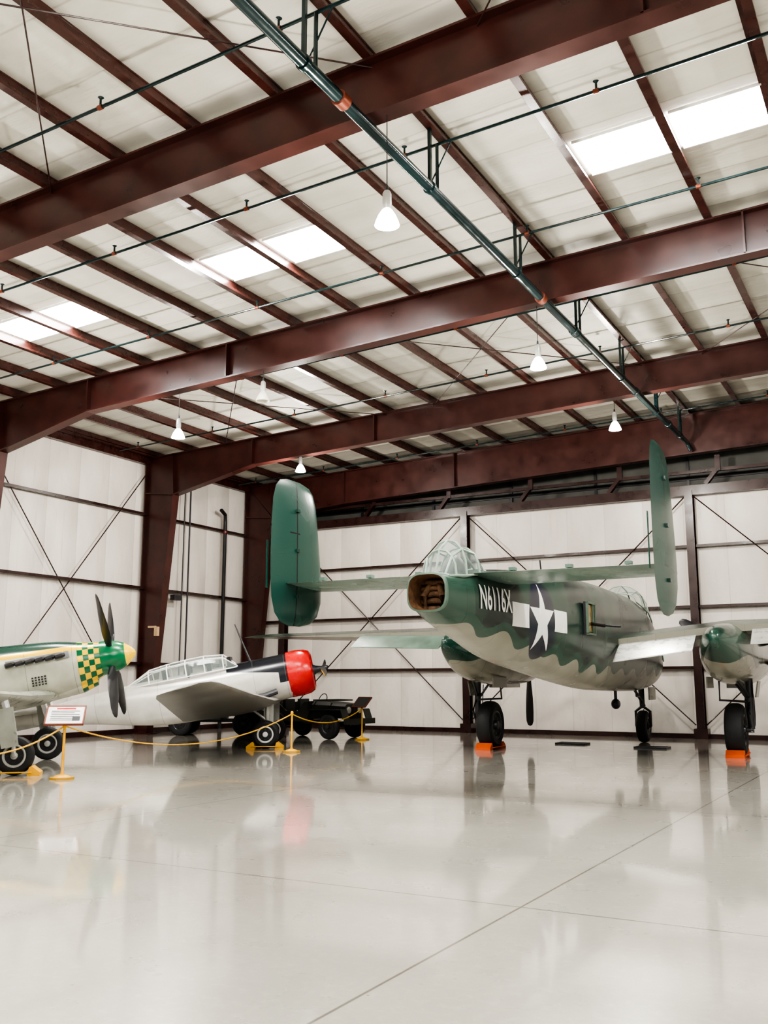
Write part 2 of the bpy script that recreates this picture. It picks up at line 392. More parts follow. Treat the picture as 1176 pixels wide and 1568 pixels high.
# ------------------------------------------------------------------ B-25 style bomber
B=empty('twin_tail_bomber_airplane',(-6.85,23.21,0),3.2)
FT=[(-10.7,2.66,3.22,.31),(-10.2,2.5,3.27,.36),(-9.5,2.34,3.38,.43),(-8,2.03,3.56,.56),(-6,1.82,3.72,.65),(-4,1.64,3.83,.70),(-2,1.5,3.88,.72),(0,1.45,3.88,.72),(2,1.43,3.84,.72),(3.2,1.44,3.62,.70),(4.2,1.52,3.15,.64),(5.1,1.7,2.85,.5),(5.7,2.0,2.62,.3),(5.9,2.2,2.42,.1)]
NX=2.5
def surfx(s,z):
    zb,zt,w=interp(FT,s); u=min(.999,abs((z-(zb+zt)/2)/((zt-zb)/2))); return w*(1-u**NX)**(1/NX)
GR1=(.015,.042,.029);GR2=(.006,.018,.015);GREY=(.27,.262,.21)
def camo(kind):
    t=NT('camouflage_'+kind); o=t.xyz(); x,y,z=o[0],o[1],o[2]
    n=t.noise(.7,1); n2=t.noise(1.6,1)
    g=t.mix(t.ramp(n,.49,.505),GR1,GR2)
    gy=t.mix(t.ramp(n2,.35,.7),GREY,mul(GREY,.8))
    if kind=='fuselage':
        g=t.mix(t.ramp(y,-9.85,-9.8,1,0),g,(.026,.066,.047))
        th=t.v('ADD',1.9,t.v('MULTIPLY',t.v('MAXIMUM',t.v('SUBTRACT',-4.,y),0.),.095))
        th=t.v('ADD',th,t.v('MULTIPLY',t.v('SINE',t.v('MULTIPLY',y,4.9)),.085))
        th=t.v('ADD',th,t.v('MULTIPLY',t.v('SUBTRACT',n,.5),.2))
        dd=t.v('SUBTRACT',z,th)
        f=t.ramp(dd,-.004,.004)
        gb=t.mix(t.ramp(dd,.15,.16,1,0),g,(.018,.066,.044))
        c=t.mix(f,gy,gb)
        cy,cz,R=-7.05,2.73,.66
        dx=t.v('SUBTRACT',y,cy); dz=t.v('SUBTRACT',z,cz)
        r=t.v('SQRT',t.v('ADD',t.v('MULTIPLY',dx,dx),t.v('MULTIPLY',dz,dz)))
        bar=t.v('MULTIPLY',t.v('LESS_THAN',t.v('ABSOLUTE',dx),1.4),t.v('LESS_THAN',t.v('ABSOLUTE',t.v('SUBTRACT',dz,.03)),.2))
        a=t.v('ARCTAN2',dx,dz); k=2*math.pi/5
        am=t.v('ABSOLUTE',t.v('SUBTRACT',t.v('MODULO',t.v('ADD',a,k*5.5),k),k/2))
        sx=t.v('MULTIPLY',r,t.v('SINE',am)); sy=t.v('MULTIPLY',r,t.v('COSINE',am))
        Rs=R*.99; ri=.382*Rs; tip=(0,Rs); inn=(ri*math.sin(k/2),ri*math.cos(k/2))
        ex,ey=inn[0]-tip[0],inn[1]-tip[1]; nx,ny=-ey,ex
        if 0 > nx*tip[0]+ny*tip[1]: nx,ny=-nx,-ny
        cc=nx*tip[0]+ny*tip[1]
        star=t.v('LESS_THAN',t.v('ADD',t.v('MULTIPLY',sx,nx),t.v('MULTIPLY',sy,ny)),cc)
        circo=t.v('LESS_THAN',r,R+.02)
        blue=(.008,.013,.028); wh=(.8,.8,.77)
        c=t.mix(bar,c,wh); c=t.mix(circo,c,blue); c=t.mix(star,c,wh)
        ls=t.v('ABSOLUTE',t.v('SUBTRACT',t.v('FRACT',t.v('DIVIDE',t.v('ADD',y,40.),1.15)),.5))
        c=t.mix(t.ramp(ls,.495,.498,0,.35),c,(.01,.015,.012))
    elif kind=='nacelle':
        th=t.v('ADD',2.16,t.v('ADD',t.v('MULTIPLY',t.v('SINE',t.v('MULTIPLY',y,3.3)),.1),t.v('MULTIPLY',t.v('SUBTRACT',n,.5),.4)))
        c=t.mix(t.ramp(t.v('SUBTRACT',z,th),-.005,.005),gy,t.mix(.35,g,(.012,.075,.05)))
        ls=t.v('ABSOLUTE',t.v('SUBTRACT',t.v('FRACT',t.v('DIVIDE',t.v('ADD',y,40.2),.9)),.5)); c=t.mix(t.ramp(ls,.49,.495,0,.5),c,(.02,.02,.02))
        t.b.inputs['Coat Weight'].default_value=.5; t.b.inputs['Coat Roughness'].default_value=.1
    elif kind=='fin':
        g=t.mix(t.ramp(y,-9.99,-9.97),(.008,.048,.036),(.016,.052,.039))
        ln=t.v('LESS_THAN',t.v('ABSOLUTE',t.v('ADD',y,9.98)),.016)
        ln2=t.v('LESS_THAN',t.v('ABSOLUTE',t.v('SUBTRACT',t.v('ABSOLUTE',t.v('SUBTRACT',z,3.75)),.45)),.012)
        ln2=t.v('MULTIPLY',ln2,t.v('MULTIPLY',t.v('LESS_THAN',y,-9.9),t.v('GREATER_THAN',y,-10.2)))
        c=t.mix(t.v('MAXIMUM',ln,ln2),g,(.003,.006,.005))
    elif kind=='top': c=g
    elif kind=='tailplane': c=t.mix(t.ramp(n2,.3,.7),(.10,.17,.14),(.16,.23,.19))
    else:
        ls=t.v('ABSOLUTE',t.v('SUBTRACT',t.v('FRACT',t.v('DIVIDE',t.v('ADD',x,40.),.62)),.5))
        c=t.mix(t.ramp(ls,.49,.495,0,.35),mul(GREY,.7),(.05,.06,.05))
    t.set(c,t.ramp(n2,.3,.7,.24,.28))
    return t.m
cf=camo('fuselage');cfin=camo('fin');ctop=camo('top');cbot=camo('underside');ctail=camo('tailplane');cnac=camo('nacelle')
flapm=mat('flap_pale_metal',(.42,.43,.40),.3,.3,.2,6); flapg=mat('flap_green_grey',(.08,.13,.10),.4,.1,.3,3)
m=M(); rings=[]
s=-10.7
while s<5.9: rings.append(sring(s,*interp(FT,s),n=3.2-(3.2-NX)*min(1,(s+10.7)/1.5),N=64)); s+=.2
rings.append(sring(5.9,*interp(FT,5.9),n=2.2,N=64))
m.loft(rings,0,False,True)
def scl(r,k,y,dz=0):
    c=sum(r,Vector())/len(r); return [Vector((c.x+(p.x-c.x)*k,y,c.z+(p.z-c.z)*k+dz)) for p in r]
r0=rings[0]
m.loft([r0,scl(r0,1.02,-10.78),scl(r0,.93,-10.79)],1,False,False)
m.loft([scl(r0,.93,-10.79),scl(r0,.88,-10.7),scl(r0,.8,-10.4),scl(r0,.3,-10.25)],2,False,True)
for i in range(5):
    z=2.72+i*.1; m.tube([(-.22,-10.42,z),(0,-10.5,z+.02*math.sin(i)),(.22,-10.42,z)],.045,8,2)
for sx in(-1,1): m.tube([(sx*.12,-10.5,2.7),(sx*.15,-10.55,2.9),(sx*.05,-10.45,3.12)],.05,8,2)
m.obj('fuselage',[cf,mat('tail_rim',(.08,.13,.10),.4),brown],B,ang=60)
# registration letters wrapped to the flank
cu=bpy.data.curves.new('reg','FONT'); cu.body='N6116X'; cu.size=1.; cu.resolution_u=4; cu.offset=.018
to=bpy.data.objects.new('reg_tmp',cu); COL.objects.link(to); bpy.context.view_layer.update()
tm=bpy.data.meshes.new_from_object(to.evaluated_get(bpy.context.evaluated_depsgraph_get())); bpy.data.objects.remove(to)
xs=[v.co.x for v in tm.vertices]; ys=[v.co.y for v in tm.vertices]; x0,x1,y0,y1=min(xs),max(xs),min(ys),max(ys)
bm=bmesh.new(); bm.from_mesh(tm)
for k in range(1,14):
    bmesh.ops.bisect_plane(bm,geom=bm.verts[:]+bm.edges[:]+bm.faces[:],plane_co=(0,y0+(y1-y0)*k/14,0),plane_no=(0,1,0))
bm.to_mesh(tm); bm.free()
for v in tm.vertices:
    sy=-9.68+(v.co.x-x0)/(x1-x0)*1.18; zz=2.76+(v.co.y-y0)/(y1-y0)*.39
    nn=3.2-(3.2-NX)*min(1,(sy+10.7)/1.5); zb,zt,w_=interp(FT,sy); u=abs((zz-(zb+zt)/2)/((zt-zb)/2))
    v.co=Vector((w_*(1-u**nn)**(1/nn)+.014,sy,zz))
tm.materials.clear(); tm.materials.append(white); tm.update()
o=bpy.data.objects.new('registration_letters',tm); COL.objects.link(o); o.parent=B
def canopy(par,secs,n=9,fr=.018,glassmat=glass,fmat=framem,cuts=(0,2,4,6,8),name='canopy',pw=2.2):
    g=M(); f=M(); R=[]
    for y,zb,zt,w in secs:
        ring=[]
        for k in range(n):
            a=math.pi*k/(n-1); c=math.cos(a); s_=math.sin(a)
            ring.append(Vector((w*math.copysign(abs(c)**(2/pw),c),y,zb+(zt-zb)*abs(s_)**(2/pw))))
        R.append(ring)
    g.loft(R,0,False,False,False); g.obj(name+'_glass',[glassmat],par,ang=20)
    for r in R: f.tube(r,fr,6)
    for k in cuts: f.tube([r[k] for r in R],fr,6)
    f.obj(name+'_frame',[fmat],par)
canopy(B,[(-10.45,3.2,3.24,.22),(-10.28,3.22,3.62,.27),(-9.95,3.25,3.81,.31),(-9.45,3.32,3.76,.33),(-8.8,3.4,3.48,.2)],name='tail_gun_canopy',fr=.02,cuts=(0,2,4,6,8))
m=M(); m.sph((0,-9.7,3.32),(.17,.3,.3)); m.box((0,-9.5,3.3),(.4,.7,.1)); m.obj('gunner_seat',[mat('seat_grey',(.06,.07,.06),.5)],B)
canopy(B,[(4.1,3.05,3.1,.45),(3.6,3.3,3.75,.52),(3.0,3.5,4.1,.55),(2.3,3.6,4.2,.55),(1.7,3.7,3.95,.5)],name='cockpit')
canopy(B,[(5.95,2.28,2.3,.05),(5.6,2.25,2.72,.34),(5.1,2.25,2.92,.52),(4.4,2.3,3.14,.64)],name='nose_glazing')
m=M()
sy,zz=-4.2,2.92; X0=surfx(sy,zz)
m.box((X0+.02,sy,zz),(.05,.62,.66),0); m.box((X0+.05,sy,zz),(.03,.5,.54),1); 
for dy in(-.29,.1,.29): m.box((X0+.07,sy+dy,zz),(.05,.04,.64),2)
for dz in(-.31,.31): m.box((X0+.07,sy,zz+dz),(.05,.62,.04),2)
m.tube([(X0+.05,sy+.05,zz-.1),(X0+.4,sy-.25,zz-.16)],.035,8,0); m.tube([(X0+.4,sy-.25,zz-.16),(X0+.75,sy-.45,zz-.2)],.018,8,0)
m.obj('waist_window',[blackp,mat('amber_glass',(.2,.13,.04),.15),mat('window_frame_green',(.08,.12,.09),.4)],B)
# tailplane + fins (built around y=-9.85, set forward on the boom)
TD=.62
m=M(); st=[]
for x in(-3.12,-1.5,0,1.5,3.12):
    a=abs(x)/3.12; st.append(foil((x,-8.6-.15*a,3.33),(x,-10.35+.05*a,3.31),.2-.05*a,(0,0,1)))
m.loft(st,0,True,True,True,lambda i,j:fmf(i,j))
for x in(-1.7,1.7):
    for dx in(-.9,.0,.9): m.box((x+dx,-9.85,3.4),(.1,.12,.05),1)
m.obj('tailplane',[ctail,ctail],B,loc=(0,TD,0))
FS=[(2.60,-9.75,-10.15,.03),(2.66,-9.42,-10.4,.08),(2.80,-9.18,-10.58,.13),(3.05,-9.06,-10.68,.17),(3.4,-9.05,-10.72,.18),(3.8,-9.1,-10.73,.17),(4.3,-9.18,-10.72,.15),(4.75,-9.26,-10.68,.12),(4.97,-9.36,-10.6,.09),(5.08,-9.5,-10.48,.06),(5.13,-9.8,-10.25,.02)]
for sx in(-1,1):
    m=M(); m.loft([foil((sx*3.12,a,z),(sx*3.12,b,z),th,(1,0,0)) for z,a,b,th in FS],0)
    for z in(3.1,3.9,4.6): m.box((sx*3.12,-9.98,z),(.2,.1,.05),0)
    m.bar((sx*3.12-.05,-10.75,3.2),(sx*3.12-.05,-10.75,4.0),.012,.05,mi=0)
    m.obj('tail_fin_'+('port' if sx<0 else 'starboard'),[cfin],B,loc=(0,TD,0))
# wings
for sx in(-1,1):
    nm='port' if sx<0 else 'starboard'
    m=M(); S=[(.55,1.75,-2.15,2.52,.62),(1.7,1.7,-2.05,2.66,.58),(2.95,1.62,-1.9,2.82,.52),(4.2,1.5,-1.62,2.86,.45),(6.2,1.28,-1.25,2.89,.34),(8.5,.98,-.85,2.92,.22),(9.7,.8,-.66,2.94,.15),(10.15,.55,-.5,2.94,.08),(10.3,.2,-.25,2.94,.02)]
    rg=[foil((sx*x,a,z+.05),(sx*x,b,z-.03),th,(0,0,1),1 if x>6.3 else .86) for x,a,b,z,th in S]
    m.loft(rg,mf=fmf); m.obj('wing_'+nm,[ctop,cbot],B)
    m=M()
    for ii,(xa,ya,za,xb,yb,zb,ch,dr) in enumerate(((.75,-1.55,2.5,2.4,-1.42,2.68,.85,.42),(3.55,-1.2,2.8,6.15,-.88,2.86,.75,.36))):
        m.loft([foil((sx*xa,ya,za),(sx*xa,ya-ch,za-dr),.1,(0,.3,1)),foil((sx*xb,yb,zb),(sx*xb,yb-ch*.9,zb-dr*.9),.09,(0,.3,1))],ii if sx<0 else 0)
    m.obj('flaps_'+nm,[flapm,flapg],B)
    X=sx*2.95
    NT_=sorted([(3.05,1.82,2.86,.5),(2.95,1.74,2.94,.58),(2.7,1.66,3.02,.69),(2.,1.6,3.06,.72),(1.2,1.58,3.04,.71),(.2,1.6,3.0,.66),(-.8,1.66,2.96,.59),(-1.7,1.82,2.9,.46),(-2.4,2.08,2.82,.3),(-2.9,2.34,2.7,.13),(-3.05,2.46,2.6,.03)])
    m=M(); rr=[]; s=3.05
    while s>-3.04: rr.append(sring(s,*interp(NT_,s),n=2.15,N=36,cx=X)); s-=.15
    rr.append(sring(-3.05,*interp(NT_,-3.05),n=2,N=36,cx=X))
    m.loft(rr,0,cap0=False)
    m.loft([rr[0],scl(rr[0],.86,3.05),scl(rr[0],.8,2.6)],2,False,True)
    for k in range(14):
        a=2*math.pi*k/14; d=Vector((math.cos(a),0,math.sin(a))); m.tube([Vector((X,2.75,2.34))+d*.12,Vector((X,2.75,2.34))+d*.42],.06,8,3)
    m.lathe((X,2.6,2.34),(0,1,0),[(.2,0),(.2,.3),(.12,.45),(.07,.6),(.07,.85),(.02,.9)],16,3)
    for zz in(-.25,.25): m.tube([(X+sx*.66,1.6,2.34+zz),(X+sx*.8,1.1,2.34+zz),(X+sx*.76,.6,2.3+zz)],.05,8,2)
    m.box((X,1.2,1.62),(.45,1.2,.2),0)
    m.obj('nacelle_'+nm,[cnac,cbot,blackp,dkgrey],B,ang=60)
    m=M(); prop(m,(X,3.32,2.34),1.9,3,180,.16,0,0); m.lathe((X,3.2,2.34),(0,1,0),[(.13,0),(.15,.1),(.1,.25),(.02,.32)],14,0); m.obj('propeller_'+nm,[blackp,yellow],B)
    m=M(); wheel(m,(X,0,.595),(1,0,0),.595,.42)
    m.tube([(X+sx*.33,.05,1.9),(X+sx*.33,0,.62)],[.085,.075],12,3); m.tube([(X+sx*.33,0,1.25),(X+sx*.33,0,.55)],.055,12,4); m.tube([(X+sx*.38,0,.595),(X,0,.595)],.06,10,3)
    m.tube([(X+sx*.33,-.12,1.2),(X+sx*.33,-.34,.95),(X+sx*.33,-.1,.68)],.03,8,3)
    m.tube([(X+sx*.33,.05,1.3),(X+sx*.1,-1.0,1.85)],.045,8,3); m.tube([(X-sx*.05,.1,1.75),(X+sx*.33,0,1.2)],.03,8,3)
    m.tube([(X-sx*.3,-.1,1.8),(X-sx*.32,0,1.25),(X+sx*.3,0,1.22)],.028,8,3)
    m.box((X+sx*.5,.15,1.5),(.03,.6,.36),5,Matrix.Rotation(sx*.18,3,'Y')); m.box((X-sx*.45,-.5,1.65),(.03,1.0,.25),5)
    m.tube([(X+sx*.2,.09,1.6),(X+sx*.24,.12,1.1),(X+sx*.3,.08,.8)],.012,6,0)
    m.obj('main_gear_'+nm,[black,dkgrey,blackp,dkgrey,chrome,cbot],B)
m=M(); wheel(m,(0,4.45,.44),(1,0,0),.44,.3)
m.tube([(0,4.3,1.6),(0,4.4,.95)],[.09,.07],12,3); m.tube([(0,4.4,1.),(-.2,4.44,.85),(-.2,4.45,.44)],.04,10,3); m.tube([(0,4.4,1.),(.2,4.44,.85),(.2,4.45,.44)],.04,10,3)
m.tube([(-.22,4.45,.44),(.22,4.45,.44)],.035,8,3); m.tube([(0,4.38,1.1),(0,3.3,1.5)],.04,8,3)
m.tube([(0,4.5,1.15),(0,4.75,1.0),(0,4.5,.85)],.025,8,3); m.box((.32,4.2,1.35),(.03,.9,.35),4); 
m.obj('nose_gear',[black,dkgrey,blackp,dkgrey,cbot],B)
m=M(); m.tube([(0,1.1,1.5),(0,1.1,1.22)],.04,8,0); m.sph((0,1.1,1.12),(.11,.22,.13),0); 
m.tube([(.35,1.9,1.5),(.35,1.9,1.3),(.35,2.3,1.28)],.02,6,0)
m.tube([(0,-5,3.7),(0,-5.1,4.05)],.015,6); m.obj('belly_antenna',[dkgrey],B)

# ------------------------------------------------------------------ P-51 style fighter
F=empty('checker_nose_fighter_airplane',(-15.71,13.76,0),-50.8)
pit=(rad(11),0,0)
t=NT('fighter_paint'); o_=t.xyz(); y,z=o_[1],o_[2]; x=o_[0]
n2=t.noise(4,4)
bd=t.mix(t.ramp(n2,.3,.7),(.38,.385,.31),(.47,.47,.39))
gr=(.006,.10,.045); ye=(.8,.5,.01)
line=t.v('ADD',2.15,t.v('MULTIPLY',y,-.04))
f1=t.v('GREATER_THAN',z,line); f2=t.v('GREATER_THAN',z,t.v('ADD',line,.10))
c=t.mix(f1,bd,ye); c=t.mix(f2,c,(.015,.05,.035))
cu_=t.v('FLOOR',t.v('DIVIDE',t.v('ADD',y,50.),.108)); cv_=t.v('FLOOR',t.v('DIVIDE',t.v('ARCTAN2',x,t.v('SUBTRACT',z,1.86)),math.pi/10))
ck=t.v('ABSOLUTE',t.v('MODULO',t.v('ADD',cu_,cv_),2.))
band=t.v('GREATER_THAN',y,1.188)
c=t.mix(band,c,t.mix(t.v('GREATER_THAN',ck,.5),ye,gr))
ls=t.v('ABSOLUTE',t.v('SUBTRACT',t.v('FRACT',t.v('DIVIDE',t.v('ADD',y,40.3),.9)),.5)); c=t.mix(t.ramp(ls,.492,.496,0,.5),c,(.05,.05,.05))
t.set(c,.25,.1); fighterm=t.m
PF=sorted([(1.62,1.5,2.2,.34),(1.3,1.36,2.25,.38),(.8,1.28,2.36,.42),(0,1.22,2.44,.44),(-1,1.18,2.5,.45),(-2,1.1,2.55,.44),(-3.2,1.05,2.5,.4),(-4.3,1.35,2.42,.32),(-5.5,1.55,2.35,.22),(-6.8,1.75,2.25,.1),(-7.2,1.85,2.2,.04)])
m=M(); rr=[]; s=1.62
while s>-7.2: rr.append(sring(s,*interp(PF,s),n=2.3,N=36)); s-=.2
rr.append(sring(-7.2,*interp(PF,-7.2),N=36,n=2))
m.loft(rr,0)
m.loft([sring(1.5,1.34,1.6,.17,2.2,16),sring(1.2,1.24,1.7,.22,2.2,16),sring(.4,1.18,1.7,.22,2.2,16),sring(-.4,1.2,1.6,.15,2.2,16)],0)
m.obj('fuselage',[fighterm],F,rot=pit,ang=50)
m=M(); m.lathe((0,1.62,1.86),(0,1,0),[(.35,0),(.35,.1),(.32,.26),(.29,.36),(.235,.48),(.14,.6),(.06,.67),(.005,.69)],32,0,lambda i,j:1 if i>=4 else 0)
m.obj('spinner',[mat('green_gloss',(.006,.13,.05),.22),mat('yellow_gloss',(.8,.5,.01),.25)],F,rot=pit)
m=M(); prop(m,(0,1.82,1.86),1.68,4,45,.15,0,0); m.obj('propeller',[blackp,blackp],F,rot=pit)
m=M()
for sx in(-1,1):
    m.box((sx*.425,.45,2.05),(.05,1.2,.13),1)
    for k in range(6): m.tube([(sx*.42,.95-k*.19,2.05),(sx*.5,.91-k*.19,2.04),(sx*.54,.8-k*.19,2.02)],[.05,.05,.045],8,0)
    for a in range(5):
        for b in range(4): m.box((sx*.437,.55-a*.06,1.55+b*.05),(.01,.035,.03),0)
m.obj('exhaust_stacks',[blackp,chrome],F,rot=pit)
canopy(F,[(-.35,2.42,2.46,.2),(-.75,2.45,2.82,.3),(-1.3,2.48,2.98,.34),(-2.0,2.5,2.95,.32),(-2.8,2.5,2.7,.2),(-3.1,2.48,2.52,.08)],name='bubble_canopy',cuts=(0,8))
for o in[o for o in F.children if o.name.startswith('bubble')]: o.rotation_euler=pit
fs=mat('fighter_wing_silver',(.34,.35,.30),.3,.3)
m=M()
for sx in(-1,1):
    m.loft([foil((sx*x,a,z_),(sx*x,b,z_-.02),th,(0,0,1)) for x,a,b,z_,th in((.1,.75,-2.0,1.3,.36),(1.2,.35,-1.9,1.36,.3),(3.2,.05,-1.6,1.5,.22),(5.3,-.25,-1.35,1.66,.12),(5.6,-.5,-1.2,1.68,.04))],0)
    m.loft([foil((sx*x,a,z_),(sx*x,b,z_),th,(0,0,1)) for x,a,b,z_,th in((.05,-5.7,-6.8,2.15,.12),(1.9,-6.0,-6.75,2.15,.06))],0)
m.loft([foil((0,a,z_),(0,b,z_),th,(1,0,0)) for z_,a,b,th in((1.9,-5.9,-7.4,.12),(2.6,-6.1,-7.4,.12),(3.3,-6.6,-7.3,.08),(3.45,-6.8,-7.1,.03))],0)
m.obj('wings_and_tail',[fs],F,rot=pit)
m=M()
for sx in(-1,1):
    wheel(m,(sx*1.8,0,.345),(1,0,0),.345,.22); m.tube([(sx*1.97,-.25,1.45),(sx*1.97,0,.7),(sx*1.95,0,.345),(sx*1.8,0,.345)],[.07,.06,.045,.04],10,3)
    m.box((sx*2.05,-.12,.85),(.03,.3,.7),4,Matrix.Rotation(.2,3,'X'))
wheel(m,(0,-5.2,.16),(1,0,0),.16,.1); m.tube([(0,-5.0,.6),(0,-5.2,.16)],.03,8,3)
m.obj('landing_gear',[black,rubber_hub,blackp,chrome,fs],F)

# ------------------------------------------------------------------ T-6 style trainer
T=empty('red_cowl_trainer_airplane',(-15.53,21.51,0),-58.8)
pit=(rad(11.5),0,0)
t=NT('trainer_paint'); o_=t.xyz(); y,z=o_[1],o_[2]; n2=t.noise(3,4)
c=t.mix(t.ramp(n2,.3,.7),(.50,.485,.445),(.62,.605,.56))
ag=t.v('MULTIPLY',t.v('GREATER_THAN',y,-.75),t.v('GREATER_THAN',z,t.v('ADD',1.95,t.v('MULTIPLY',y,-.2))))
ag=t.v('MAXIMUM',ag,t.v('MULTIPLY',t.v('GREATER_THAN',y,.62),t.v('GREATER_THAN',z,1.55)))
c=t.mix(ag,c,(.012,.014,.02))
ls=t.v('ABSOLUTE',t.v('SUBTRACT',t.v('FRACT',t.v('DIVIDE',t.v('ADD',y,40.),.85)),.5)); c=t.mix(t.ramp(ls,.49,.495,0,.5),c,(.15,.15,.14))
t.set(c,.25,.2); trm=t.m
TFt=sorted([(1.0,1.13,2.30,.58),(.4,1.08,2.3,.56),(-.4,1.03,2.3,.52),(-1.2,1.0,2.28,.5),(-2.4,1.05,2.3,.46),(-3.3,1.2,2.3,.4),(-4.4,1.45,2.25,.3),(-5.5,1.65,2.18,.18),(-6.4,1.8,2.1,.07),(-6.6,1.85,2.05,.03)])
m=M(); rr=[]; s=1.0
while s>-6.6: rr.append(sring(s,*interp(TFt,s),n=2.2,N=36)); s-=.2
rr.append(sring(-6.6,*interp(TFt,-6.6),N=36,n=2)); m.loft(rr,0); m.obj('fuselage',[trm],T,rot=pit,ang=50)
m=M(); m.lathe((0,.84,1.72),(0,1,0),[(.57,.0),(.61,.02),(.62,.3),(.59,.52),(.53,.64),(.45,.68),(.43,.62),(.48,.5),(.48,.3)],36,0,None,False)
m.lathe((0,1.02,1.72),(0,1,0),[(.5,0),(.5,.02),(.001,.03)],24,1,None,False)
for k in range(9):
    a=2*math.pi*k/9; d=Vector((math.cos(a),0,math.sin(a))); m.tube([Vector((0,1.3,1.72))+d*.15,Vector((0,1.3,1.72))+d*.44],.09,8,1)
m.lathe((0,1.2,1.72),(0,1,0),[(.2,0),(.2,.25),(.1,.4),(.06,.55),(.06,.7),(.02,.74)],16,2)
m.box((-.6,.9,1.5),(.08,.3,.12),1); m.tube([(.6,.5,1.35),(.68,.2,1.3),(.68,-.1,1.3)],.08,10,2)
m.obj('red_engine_cowling',[red,blackp,dkgrey],T,rot=pit)
m=M(); prop(m,(0,1.8,1.72),1.37,2,97,.13,0,1); m.obj('propeller',[dkgrey,yellow],T,rot=pit)
canopy(T,[(-.45,2.2,2.24,.3),(-.8,2.2,2.6,.36),(-1.3,2.2,2.66,.38),(-1.8,2.2,2.66,.38),(-2.3,2.2,2.64,.38),(-2.8,2.2,2.58,.35),(-3.4,2.2,2.28,.15)],name='greenhouse_canopy',fr=.018,fmat=white,pw=3.)
for o in[o for o in T.children if o.name.startswith('greenhouse')]: o.rotation_euler=pit
m=M()
for yy in(-1.2,-2.4): m.box((0,yy,2.2),(.42,.12,.6)); m.box((0,yy+.3,2.1),(.42,.5,.1)); 
m.box((0,-.65,2.33),(.5,.1,.35)); m.box((0,-1.75,2.3),(.6,.06,.45)); m.obj('cockpit_seats',[blackp],T,rot=pit)
m=M(); m.tube([(0,-.1,2.25),(0,-.35,3.35)],[.035,.015],8); m.obj('antenna_mast',[dkgrey],T,rot=pit)
tw=mat('trainer_wing_shaded',(.17,.165,.15),.35,.3,.3,2); tw2=mat('trainer_wing_white',(.38,.38,.35),.35,.2)  # tw: darker wing underside, its shade put into the colour
m=M()
for sx in(-1,1):
    m.loft([foil((sx*x,a,z_+.03),(sx*x,b,z_-.03),th,(0,0,1)) for x,a,b,z_,th in((.1,.5,-1.95,1.08,.36),(1.4,.45,-1.9,1.1,.34),(3.5,.12,-1.75,1.36,.26),(5.9,-.24,-1.6,1.69,.17),(6.3,-.36,-1.5,1.75,.1),(6.4,-.6,-1.3,1.77,.03))],mf=lambda i,j:0 if j<NF-1 else 1)
    m.loft([foil((sx*x,a,2.1),(sx*x,b,2.1),th,(0,0,1)) for x,a,b,th in((.05,-5.3,-6.5,.13),(1.6,-5.6,-6.45,.08),(1.95,-5.9,-6.3,.03))],0)
m.loft([foil((0,a,z_),(0,b,z_),th,(1,0,0)) for z_,a,b,th in((1.7,-5.3,-6.9,.12),(2.4,-5.5,-7.0,.12),(3.1,-6.1,-6.95,.08),(3.3,-6.4,-6.75,.03))],0)
m.obj('wings_and_tail',[tw2,tw],T,rot=pit)
m=M()
for sx in(-1,1):
    wheel(m,(sx*1.3,0,.35),(1,0,0),.35,.24); m.tube([(sx*1.12,.05,1.25),(sx*1.12,0,.35),(sx*1.3,0,.35)],[.075,.06,.045],10,3); m.box((sx*1.06,.05,.85),(.04,.25,.5),4)
    m.tube([(sx*1.12,.0,.7),(sx*1.12,-.55,1.1)],.03,8,3)
wheel(m,(0,-6.0,.16),(1,0,0),.16,.1); m.tube([(0,-5.7,.5),(0,-6.0,.16)],.03,8,3)
m.obj('landing_gear',[black,white,dkgrey,rubber_hub,tw2],T)

